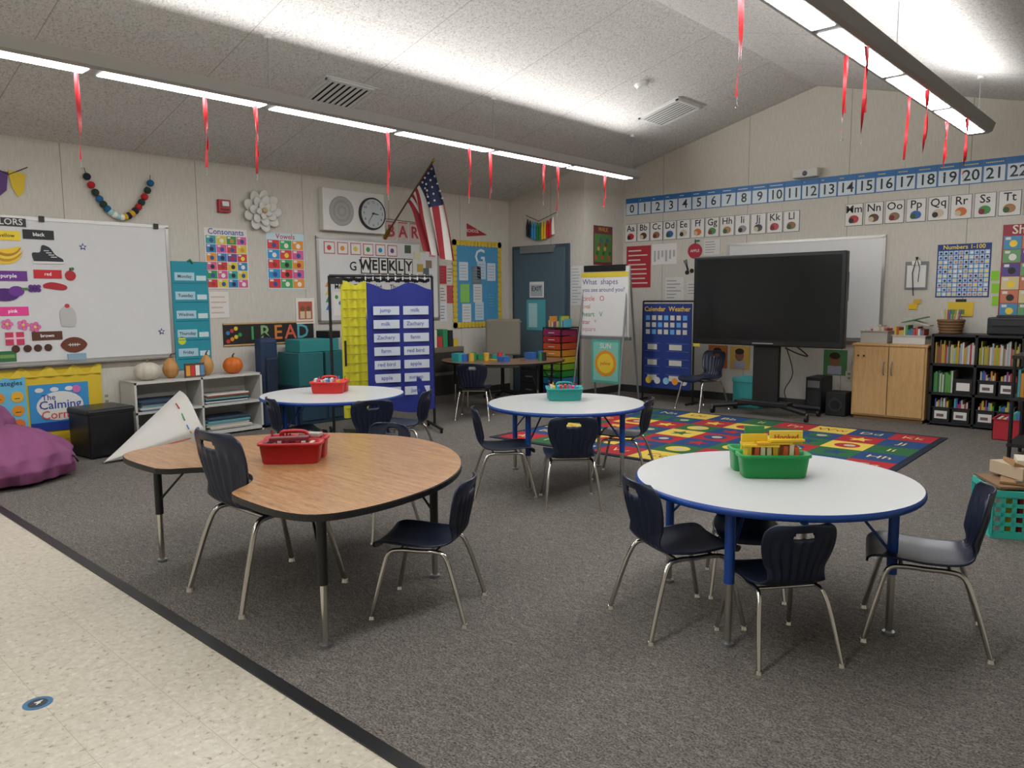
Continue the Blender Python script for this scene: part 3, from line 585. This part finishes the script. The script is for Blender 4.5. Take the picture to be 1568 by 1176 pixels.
# easel with chart paper
b=B('chart_paper_easel',Matrix.Translation((-5.66,8.02,0)))
gm=M('#8a8c90',.4,.5)
for s in (-1,1): b.tube([(s*.36,-.28,0),(s*.33,-.02,1.75)],.013,gm,8);b.tube([(s*.34,.22,0),(s*.31,.02,1.75)],.013,gm,8)
b.bb(-.37,-.075,.86,.37,-.045,1.74,M('#c8c8c4',.5));b.bb(-.385,-.095,.82,.385,-.03,.86,gm);b.bb(-.32,-.09,1.68,.32,-.05,1.76,black,.008)
b.bb(-.36,-.083,.87,.36,-.075,1.67,M('#dededc',.6))
b.X=b.X@fr((1,0,0),(0,0,1),(0,-1,0),(0,-.083,0))
for t_,v,c,s_ in (('What  shapes',1.55,'#4a3a8a',.1),('you see around you?',1.45,'#4a3a8a',.078),('circle   O',1.34,'#c22a2a',.09),('oval',1.24,'#c9882a',.08),('heart   V',1.14,'#2f8a4a',.09),('star   *',1.04,'#c24a7a',.08),('square',.95,'#c98a8a',.08)): b.text(t_,-.34,v,s_,M(c,.6),.002,'LEFT',bold=0)
b.pan(-.36,1.61,.36,1.67,0,.003,M('#d8c23a',.5))
b.pan(-.17,.27,.27,.82,.02,.026,M('#4fa898',.6));b.pan(-.14,.3,.24,.79,.026,.028,M('#7fc0b0',.6));b.disc(.05,.52,.17,.028,.03,M('#d8922c',.5),12);b.disc(.05,.52,.125,.03,.032,M('#e6c23a',.5),20);b.text('SUN',.05,.74,.09,paper,.03);b.text('yellow',.05,.52,.06,M('#c8722a',.5),.034);b.done()
# calendar pocket chart
b=B('calendar_pocket_chart',Matrix.Translation((-5.09,8.52,0))@fr((1,0,0),(0,0,1),(0,-1,0),(0,0,0)))
for s in (-1,1): b.tube([(s*.37,0,-.02),(s*.37,1.3,-.02)],.012,black,8);b.tube([(s*.37,.02,-.15),(s*.37,.02,.15)],.013,black,8)
b.tube([(-.37,1.3,-.02),(.37,1.3,-.02)],.012,black,8);b.pan(-.35,.18,.35,1.27,-.006,.006,M('#1a3278',.7));b.text('Calendar  Weather',0,1.2,.085,yellow,.008)
for j in range(3):
    for i in range(7): b.pan(-.31+.09*i,1.06-.09*j,-.25+.09*i,1.12-.09*j,.006,.009,M('#c8c6ba' if (i+j)%3 else '#5fa0d8',.5))
for j in range(5):
    b.pan(-.32,.76-.1*j,-.1,.765-.1*j,.006,.012,M('#5a78b8',.4));b.pan(.0,.76-.1*j,.32,.765-.1*j,.006,.012,M('#5a78b8',.4))
    if j%2==0:
        for i in range(2): b.pan(-.28+.32*i,.68-.1*j,-.14+.36*i,.75-.1*j,.006,.009,M('#c6c4bc',.5))
for k,c in enumerate(['#e6c23a','#d0d0d0','#8ac0e0','#e0922c','#d8d8d8']): b.disc(-.26+.13*k,.28,.045,.006,.01,M(c,.5),12)
for k in range(6): b.pan(.38,1.2-.08*k,.47,1.14-.08*k,-.005,.008,M('#e0d04a',.5))
b.done()
# wood cabinet
b=B('wooden_storage_cabinet');x0,x1,y0,y1=-2.87,-2.13,8.76,9.18
b.bb(x0,y0,.04,x1,y1,.83,mBirch,.004);b.bb(x0-.01,y0-.015,.81,x1+.01,y1,.835,mBirch,.004);b.bb(x0+.02,y0+.03,0,x1-.02,y1,.05,M('#8a6a42',.6))
b.bb(-2.505,y0-.001,.06,-2.495,y0+.01,.8,M('#4a3620',.6))
for xa,xb in ((x0+.02,-2.504),(-2.496,x1-.02)): b.bb(xa,y0-.018,.06,xb,y0,.8,mBirch,.003)
for x in (-2.54,-2.46): b.tube([(x,y0-.018,.5),(x,y0-.045,.52),(x,y0-.045,.62),(x,y0-.018,.64)],.006,steel,6)
for x in (x0+.06,x0+.12): b.cyl((x,y0-.02,.7),(x,y0-.026,.7),.01,black,8)
b.done()
def books(b,x0,x1,y,z,hmin,hmax,dep,pal,wmin=.012,wmax=.03,axis='x'):
    x=x0
    while x<x1-.01:
        w_=random.uniform(wmin,wmax);h_=random.uniform(hmin,hmax);w_=min(w_,x1-x)
        b.bb(x,y,z,x+w_*.9,y+dep,z+h_,M(random.choice(pal),.6));x+=w_
bp=['#d8d4ca','#c8b83a','#b83a3a','#3a6ab0','#3f9a5a','#d0903a','#c8c4ba','#8a4a8a','#5ab0c0']
b=B('book_bin_row')
obox(b,-2.83,8.85,.836,-2.55,9.1,.97,M('#b9b6ad',.4));books(b,-2.82,-2.56,8.87,.845,.12,.2,.2,['#c8a890','#d8d4ca','#a89878','#b83a3a','#e0dcd2'])
obox(b,-2.5,8.85,.836,-2.18,9.1,.93,M('#d0cec8',.4));books(b,-2.49,-2.19,8.87,.845,.13,.2,.2,['#b8504a','#5a9a4a','#d8d4ca','#4a80a8','#d0b03a'])
b.box((-2.28,8.98,1.07),(.26,.2,.012),M('#c6c2b8',.5),0,Matrix.Translation((-2.28,8.98,1.07))@Matrix.Rotation(.3,4,'Y')@Matrix.Translation((2.28,-8.98,-1.07)));b.box((-2.3,8.95,1.1),(.24,.18,.01),M('#4a8a5a',.5),0,Matrix.Translation((-2.28,8.98,1.07))@Matrix.Rotation(-.25,4,'Y')@Matrix.Translation((2.28,-8.98,-1.07)));b.done()
b=B('wicker_basket');b.cyl((-1.98,9.0,.955),(-1.98,9.0,1.1),.1,M('#8a6a48',.8),20,.13)
for k in range(5): b.tube([(-1.98+(.105+.006*k)*math.cos(q*.5236),9.0+(.105+.006*k)*math.sin(q*.5236),.965+.03*k) for q in range(13)],.008,M('#7a5a3a',.8),6)
for k in range(8): b.tube([(-2.04+.016*k,9.0,1.0),(-2.07+.025*k,9.0+.02*(k%3),1.2)],.008,M(bp[k],.6),6)
b.done()
b=B('cube_organizer_shelf');x0,x1,y0,y1,zt=-2.09,-.5,8.78,9.18,.95
bkm=M('#191a1c',.5);b.bb(x0,y1-.01,0.02,x1,y1,zt,bkm)
nc=4;cw=(x1-x0)/nc
for k in range(nc+1): b.bb(x0+k*cw-.012,y0,0,x0+k*cw+.012,y1,zt,bkm)
for k in range(4): b.bb(x0-.012,y0,.02+k*.303,x1+.012,y1,.045+k*.303,bkm)
b.done()
b=B('cubby_books_and_bins');bkp=['#c8c4ba','#b8b83a','#bcb8ae','#a8a43a','#c0983a','#98a8b8','#8a7a5a','#6a6a4a','#a83a3a']
for k in range(nc):
    xa=x0+k*cw+.02;xb=x0+(k+1)*cw-.02
    books(b,xa,xb,y0+.04,.652,.16,.24,.25,bkp,.008,.018)
    if k==0: books(b,xa,xb-.18,y0+.04,.349,.18,.24,.25,['#3f8a5a','#5a9a4a','#2f6a4a','#c8c4ba'],.008,.018)
    for z in ((.349,) if k else ())+(.046,):
        for q in range(2):
            qa=xa+q*(xb-xa)/2;qb=qa+(xb-xa)/2-.012;obox(b,qa+.01,y0+.02,z,qb,y0+.3,z+.15,M('#202124',.5));b.bb(qa+.03,y0+.008,z+.03,qb-.02,y0+.02,z+.11,paper);b.bb(qa+.05,y0+.006,z+.05,qb-.05,y0+.008,z+.08,M('#6a5a5a',.5))
            books(b,qa+.02,qb-.01,y0+.05,z+.02,.15,.23,.2,bp,.01,.02)
    if k==0:
        qa,qb=xb-.17,xb;obox(b,qa+.01,y0+.02,.349,qb,y0+.3,.5,M('#202124',.5));b.bb(qa+.03,y0+.008,.379,qb-.02,y0+.02,.459,paper)
b.done()
b=B('laser_printer');b.bb(-1.62,8.82,.957,-1.15,9.15,1.13,M('#1a1b1e',.45),.015);b.bb(-1.58,8.8,1.05,-1.2,8.82,1.1,M('#2c2d31',.4));b.bb(-1.55,8.86,1.13,-1.2,9.1,1.15,M('#26272a',.5));b.done()
b=B('red_storage_bin');obox(b,-1.42,8.25,0,-1.17,8.6,.2,M('#b02430',.5));books(b,-1.4,-1.2,8.3,.01,.15,.24,.25,bp);b.done()
b=B('black_utility_cart')
for x in (-1.12,-.67):
    for y in (7.25,7.75): b.cyl((x,y,0),(x,y,.85),.015,black,8)
for z in (.12,.5,.84): b.bb(-1.14,7.23,z,-.65,7.77,z+.025,M('#1a1a1c',.5))
books(b,-1.10,-.7,7.3,.525,.15,.22,.3,bp);b.done()
# teal crate
cr=M('#35b5a4',.5)
b=B('milk_crate',Matrix.Translation((-.72,5.11,0))@Matrix.Rotation(math.radians(25),4,'Z'));s=.19;h=.27
b.bb(-s,-s,0,s,s,.01,cr)
for k in range(4):
    X0=b.X;b.X=X0@Matrix.Rotation(k*math.pi/2,4,'Z')@Matrix.Translation((0,-s,0))@fr((1,0,0),(0,0,1),(0,-1,0),(0,0,0))
    b.pan(-s,h-.035,s,h,-.008,.008,cr);b.pan(-s,0,s,.03,-.006,.004,cr)
    for i in range(8): u=-s+2*s*i/7;b.pan(u-.011,.02,u+.011,h-.02,-.004,.002,cr)
    for j in range(5): v=.03+(h-.06)*j/4;b.pan(-s,v-.011,s,v+.011,-.004,.002,cr)
    b.X=X0
b.box((0,0,.285),(.36,.34,.012),M('#7a5a3a',.6),0,Matrix.Rotation(.12,4,'Z'));b.box((.03,.02,.3),(.26,.33,.012),M('#8f6b45',.6),0,Matrix.Rotation(-.3,4,'Z'));b.box((-.02,-.12,.311),(.09,.03,.012),chrome)
b.box((.06,.05,.345),(.24,.26,.07),M('#b8a48a',.7),0,Matrix.Rotation(.4,4,'Z'));b.box((.08,.06,.4),(.22,.2,.03),M('#ccc2ad',.7),0,Matrix.Rotation(-.2,4,'Z'))
b.box((-.1,.05,.36),(.14,.2,.02),M('#9a7448',.6),0,Matrix.Rotation(.3,4,'Y'))
for k in range(6): b.box((-.15+.06*k,0,.13),(.03,.3,.2),M(bp[k],.6))
b.done()
# ---------------------------------------------------------------- left side furniture
b=B('low_white_bookshelf');x0,x1,y0,y1=-7.58,-7.24,2.78,4.06;wm=M('#c9c6bf',.5)
b.bb(x0,y0,.58,x1,y1,.6,wm);b.bb(x0,y0,0.02,x1,y1,.05,wm);b.bb(x0,y0,.05,x0+.01,y1,.58,wm)
for y in (y0,(y0+y1)/2-.01,y1-.02): b.bb(x0,y,0,x1,y+.02,.6,wm)
b.bb(x0,y0,.3,x1,y1,.32,wm);b.done()
b=B('shelf_magazines_stack')
for yy in (y0+.04,y0+.66):
    for z in (.051,.321):
        n_=random.randint(6,10);zz_=z
        for k in range(n_):
            h_=random.uniform(.008,.02);yo=random.uniform(0,.06);b.bb(x0+.04,yy+yo,zz_,x1-.01-random.uniform(0,.04),yy+yo+.45,zz_+h_*.9,M(random.choice(['#b9b4a8','#5a6a80','#c8c4ba','#3a4a60','#a0987f','#d8d4ca','#6aa0a8','#8a4a3a']),.6));zz_+=h_
b.done()
def pumpkin(name,x,y,z,r,h,c,stem,lob=8,gourd=False):
    b=B(name)
    def f(u,v):
        a=2*math.pi*u;ph=math.pi*v;rr=r*(math.sin(ph)**.8 if 0<v<1 else 0)*(1+.1*abs(math.sin(a*lob/2))**.5)
        zq=z+h/2-h/2*math.cos(ph)
        if gourd: rr*=(1 if v<.5 else 1-.5*(v-.5)*2)
        return (x+rr*math.cos(a),y+rr*math.sin(a),zq)
    b.grid(f,48,14,M(c,.55));b.tube([(x,y,z+h*.93),(x+.008,y,z+h+.02),(x+.02,y+.01,z+h+.04)],.008,M(stem,.7),8,True,[.013,.008,.006]);b.done()
pumpkin('white_pumpkin',-7.4,2.97,.6,.11,.17,'#c9c2b0','#8a7a50');pumpkin('orange_pumpkin',-7.38,3.82,.6,.09,.17,'#cf6a16','#5a4a28')
pumpkin('tan_gourd',-7.42,3.2,.6,.07,.2,'#b9854a','#6a5030',6,True);pumpkin('tan_gourd',-7.42,3.56,.6,.065,.21,'#c08c50','#6a5030',6,True)
b=B('small_book_display');b.bb(-7.33,3.29,.6,-7.30,3.48,.74,M('#5a4a40',.5))
for k in range(4): b.bb(-7.301,3.295+.047*k,.62,-7.296,3.335+.047*k,.72,M(['#e0a03a','#c83a3a','#e8e4da','#5a8ab0'][k],.5))
b.done()
b=B('black_ottoman',Matrix.Translation((-7.17,2.46,0))@Matrix.Rotation(.1,4,'Z'));lm=M('#17171a',.35);b.box((0,0,.2),(.39,.39,.38),lm,.02);b.box((0,0,.4),(.41,.41,.06),lm,.022)
for sx in (-1,1):
    for sy in (-1,1): b.cyl((sx*.16,sy*.16,0),(sx*.16,sy*.16,.02),.02,black,8)
b.done()
b=B('purple_bean_bag')
def bag(cx,cy,rx,ry,h,z0=0,ph=0):
    def f(u,v):
        a=2*math.pi*u;t_=v
        prof=[(0,0),(.62,.0),(.92,.08),(1.0,.28),(.95,.5),(.78,.72),(.5,.9),(.22,.98),(0,1.0)]
        k=t_*(len(prof)-1);i=min(int(k),len(prof)-2);q=k-i;q=q*q*(3-2*q)*.5+q*.5;R_=prof[i][0]*(1-q)+prof[i+1][0]*q;Z=prof[i][1]*(1-q)+prof[i+1][1]*q
        wr=1+.035*math.sin(7*a+ph+5*Z)+.03*math.sin(13*a-8*Z+ph)*(1 if R_>.2 else 0)+.02*math.sin(23*a+11*Z)*(1 if R_>.2 else 0)
        return (cx+rx*R_*wr*math.cos(a),cy+ry*R_*wr*math.sin(a),z0+h*Z*(1+.05*math.sin(3*a+ph)*R_+.03*math.sin(11*a+ph)*R_))
    b.grid(f,96,48,M('#84476f',.75))
bag(-6.68,1.56,.48,.50,.42);bag(-6.98,1.36,.38,.38,.42,.24,2.0)
b.tube([(-6.42,1.92,.2),(-6.36,1.97,.17),(-6.38,2.0,.12)],.008,black,6);b.done()
b=B('calming_corner_banner',FL);b.pan(1.3,.1,2.62,.76,0,.02,M('#d9b92c',.7))
b.grid(lambda u,v:(1.3+1.32*u,.74+.04*math.sin(u*40)*(1-v)-.05*v,.02+.02*abs(math.sin(u*30))),80,2,M('#e0c43a',.7))
b.pan(2.02,.2,2.5,.62,.02,.03,M('#3a8fc8',.5));b.pan(2.02,.2,2.5,.28,.03,.032,M('#1f3a8c',.5));b.disc(2.26,.42,.19,.03,.034,paper,24,.13)
b.text('The',2.17,.5,.07,M('#2a4a9a',.5),.036);b.text('Calming',2.26,.43,.105,M('#2a4a9a',.5),.036);b.text('Corner',2.26,.34,.105,M('#d05a4a',.5),.036)
for k in range(3): b.disc(2.1+.12*k,.57,.035,.03,.033,paper,12,.02)
b.disc(2.4,.56,.035,.03,.036,M('#d070b0',.5),12)
b.pan(1.72,.1,2.0,.7,.02,.03,M('#6ab8d8',.5));b.text('Strategies',1.86,.65,.06,M('#1f3a6a',.5),.032)
for i in range(2):
    for j in range(4): b.disc(1.79+.14*i,.17+.12*j,.048,.03,.034,M(['#e0922c','#e6b23a','#d8753a'][(i+j)%3],.5),16);b.pan(1.77+.14*i,.155+.12*j,1.81+.14*i,.16+.12*j,.034,.036,black)
b.pan(1.3,.06,2.66,.12,0,.03,M('#c8a62a',.7));b.done()
b=B('rolled_poster_paper')
def cone(u,v,o=0):
    A=Vector((-6.70,2.30,.02));T_=Vector((-7.02,3.1,.52));C2=Vector((-6.72,3.2,.02));
    e=T_.lerp(C2,u)+Vector((.2,-.04,.02))*math.sin(math.pi*u)+Vector((0,0,.03))*math.sin(3*math.pi*u);q=A.lerp(e,v)+Vector((o,0,o));q.z=max(q.z,.012);return q
cm=M('#cfccc4',.7);b.grid(cone,16,14,cm)
b.grid(lambda u,v:Vector((-6.72,2.30,.015)).lerp(Vector((-7.05,3.12,.50)).lerp(Vector((-7.0,3.3,.04)),u),v)+Vector((.02,0,0))*math.sin(6*u),8,8,cm)
b.grid(lambda u,v:(-6.95+.55*u+.1*v,2.42+.12*u+.62*v,.008+.022*abs(math.sin(5*u+3*v))),12,12,M('#d6d3cb',.7))
b.tube([cone(.85,q/6,.006) for q in range(2,6)],.006,M('#b8502a',.7),4)
for k in range(4): b.tube([cone(.15+.16*k,.86,.005),cone(.24+.16*k,.86,.005)],.006,M(['#c83a3a','#2f934a','#2f7fb8','#d8922c'][k],.7),4)
b.done()
b=B('folded_blue_easel_bag');bm_=M('#1f3552',.6);b.box((-7.38,4.2,.48),(.16,.2,.94),bm_,.04);b.box((-7.28,4.2,.5),(.05,.13,.5),M('#17263c',.6),.02);b.tube([(-7.4,4.14,.95),(-7.4,4.2,1.0),(-7.4,4.26,.95)],.01,black,8);b.done()
b=B('teal_bin_cabinet');b.bb(-7.58,4.42,0,-7.12,5.1,.42,M('#1d3444',.6),.006)
for y in (4.44,4.78): b.bb(-7.13,y,.05,-7.11,y+.3,.38,M('#244053',.6))
b.bb(-7.56,4.44,.42,-7.14,4.75,.78,M('#26696c',.7),.008);b.bb(-7.56,4.78,.42,-7.14,5.1,.78,M('#225f63',.7),.008);b.bb(-7.5,4.5,.78,-7.2,5.0,.92,M('#2f8888',.7),.008);b.bb(-7.5,4.9,.92,-7.25,5.06,1.0,black,.008);b.done()
# pocket chart stand
v0=Vector((-6.32,4.3,0));v1=Vector((-5.86,5.22,0));dv=(v1-v0).normalized();nv=Vector((dv.y,-dv.x,0));WL=(v1-v0).length
b=B('pocket_chart_stand',fr(dv,(0,0,1),nv,v0))
for u in (0,WL):
    b.tube([(u,.06,0),(u,1.58,0)],.014,black,8);b.tube([(u,.045,-.28),(u,.045,.28)],.015,black,8)
    for d_ in (-.25,.25): b.cyl((u-.01,.022,d_),(u+.01,.022,d_),.022,black,12)
b.tube([(0,1.58,0),(WL,1.58,0)],.014,black,8);b.tube([(0,.3,0),(WL,.3,0)],.01,black,8)
for k in range(9): b.tube([(.35+.075*k,1.6,0),(.35+.075*k,1.54,.01)],.008,M('#c9c9c9',.4),6)
b.grid(lambda u,v:(.34+.68*u,.22+1.26*v+.035*math.cos(2*math.pi*u*1.5)*v+.02*math.sin(7*u)*(1-v),.03+.014*math.sin(9*u+4*v)+.02*(1-v)),30,16,M('#15247c',.55))
for i in range(2):
    for j in range(7):
        uu=.41+.3*i;vv=1.27-.135*j;b.pan(uu,vv-.075,uu+.26,vv+.01,.054,.058,M('#c6cdd8',.4));b.text(['jump','milk','Zachary','farm','red bird','apple','sun up'][(j+i)%7],uu+.12,vv-.03,.055,M('#5a6aa8',.5),.06)
b.grid(lambda u,v:(.10+.25*u,.18+1.33*v+.02*math.sin(8*u)*v,.02+.018*math.sin(14*u)),24,6,M('#c9c22a',.6))
for j in range(14): b.pan(.12,.27+.09*j,.34,.277+.09*j,.036,.042,M('#8f8a20',.6))
b.pan(.0,1.5,.12,1.56,.01,.05,black);b.pan(.12,.7,.14,.95,.036,.05,black);b.done()
# desk area
b=B('office_chair',Matrix.Translation((-7.02,7.5,0))@Matrix.Rotation(math.radians(-140),4,'Z'));bg=M('#7f786a',.7)
b.box((0,0,.47),(.46,.44,.08),bg,.03);b.box((0,-.2,.82),(.48,.07,.5),bg,.03);b.cyl((0,0,.1),(0,0,.44),.025,black,10)
for k in range(5): a_=k*2*math.pi/5;b.tube([(0,0,.1),(.24*math.cos(a_),.24*math.sin(a_),.07)],.018,black,8);b.sph((.24*math.cos(a_),.24*math.sin(a_),.03),.03,black,8)
b.tube([(0,-.15,.44),(0,-.25,.6)],.02,black,8);b.done()
b=B('black_drawer_unit');b.bb(-6.97,7.80,0,-6.62,8.15,.56,M('#1b1c1f',.5),.006)
for k in range(3): b.bb(-6.95,7.79,.03+.18*k,-6.64,7.80,.19+.18*k,M('#26272b',.45));b.bb(-6.85,7.775,.1+.18*k,-6.74,7.79,.115+.18*k,steel)
b.done()
b=B('rainbow_drawer_tower');x0,x1,y0,y1=-6.56,-6.24,7.80,8.19
for x in (x0,x1-.015): 
    for y in (y0,y1-.015): b.bb(x,y,0,x+.015,y+.015,.95,black)
b.bb(x0,y0,.95,x1,y1,.965,black)
for k,c in enumerate(['#5a3080','#2048a0','#3080b0','#2f8a3a','#7aa82a','#c8b02a','#c8822a','#b84a22','#a0252d','#8a2450']): b.bb(x0+.018,y0-.01,.03+.092*k,x1-.018,y1-.02,.108+.092*k,M(c,.4));b.bb(x0+.11,y0-.018,.06+.092*k,x1-.11,y0-.01,.07+.092*k,white)
books(b,x0+.02,x1-.02,y0+.1,.966,.06,.16,.15,bp);b.done()
b=B('desk_supplies')
for k in range(16):
    tt=random.uniform(-.6,.5);ss=random.uniform(.25,.7);x=-6.72+.74*tt+.67*ss;y=7.2+.67*tt-.74*ss
    q=random.choice([0,1,2]);c=random.choice(['#b83a3a','#d8d4ca','#2f8a5a','#3a6ab0','#d0a83a','#222226','#38a5a5']);z=.589
    if q==0: b.cyl((x,y,z),(x,y,z+.1),.035,M(c,.5),12)
    elif q==1: b.bb(x-.06,y-.05,z,x+.06,y+.05,z+.04+random.random()*.06,M(c,.5))
    else: b.bb(x-.1,y-.08,z,x+.1,y+.08,z+.013,M(c,.6))
b.done()
b=B('supply_shelf_clutter');b.bb(-7.58,5.4,0,-7.3,7.05,.72,M('#6a6258',.6),.004)
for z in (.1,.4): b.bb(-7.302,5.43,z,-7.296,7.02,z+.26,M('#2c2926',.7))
for k in range(17):
    y=5.42+.095*k;c=random.choice(['#b83a3a','#d8d4ca','#2f8a5a','#3a6ab0','#d0b03a','#222226','#d8d4ca','#8a8a8a','#222226']);h=random.uniform(.06,.28);b.bb(-7.52,y,.72,-7.38,y+.08,.72+h,M(c,.6))
b.done()
b=B('floor_spot_marker');b.cyl((-2.83,.71,0),(-2.83,.71,.0015),.045,M('#2a6a90',.5),24);b.cyl((-2.83,.71,.001),(-2.83,.71,.002),.03,M('#1c2530',.5),20);b.X=Matrix.Translation((-2.83,.71,.003))@Matrix.Rotation(.7,4,'Z');b.text('4',0,0,.045,paper,0);b.done()
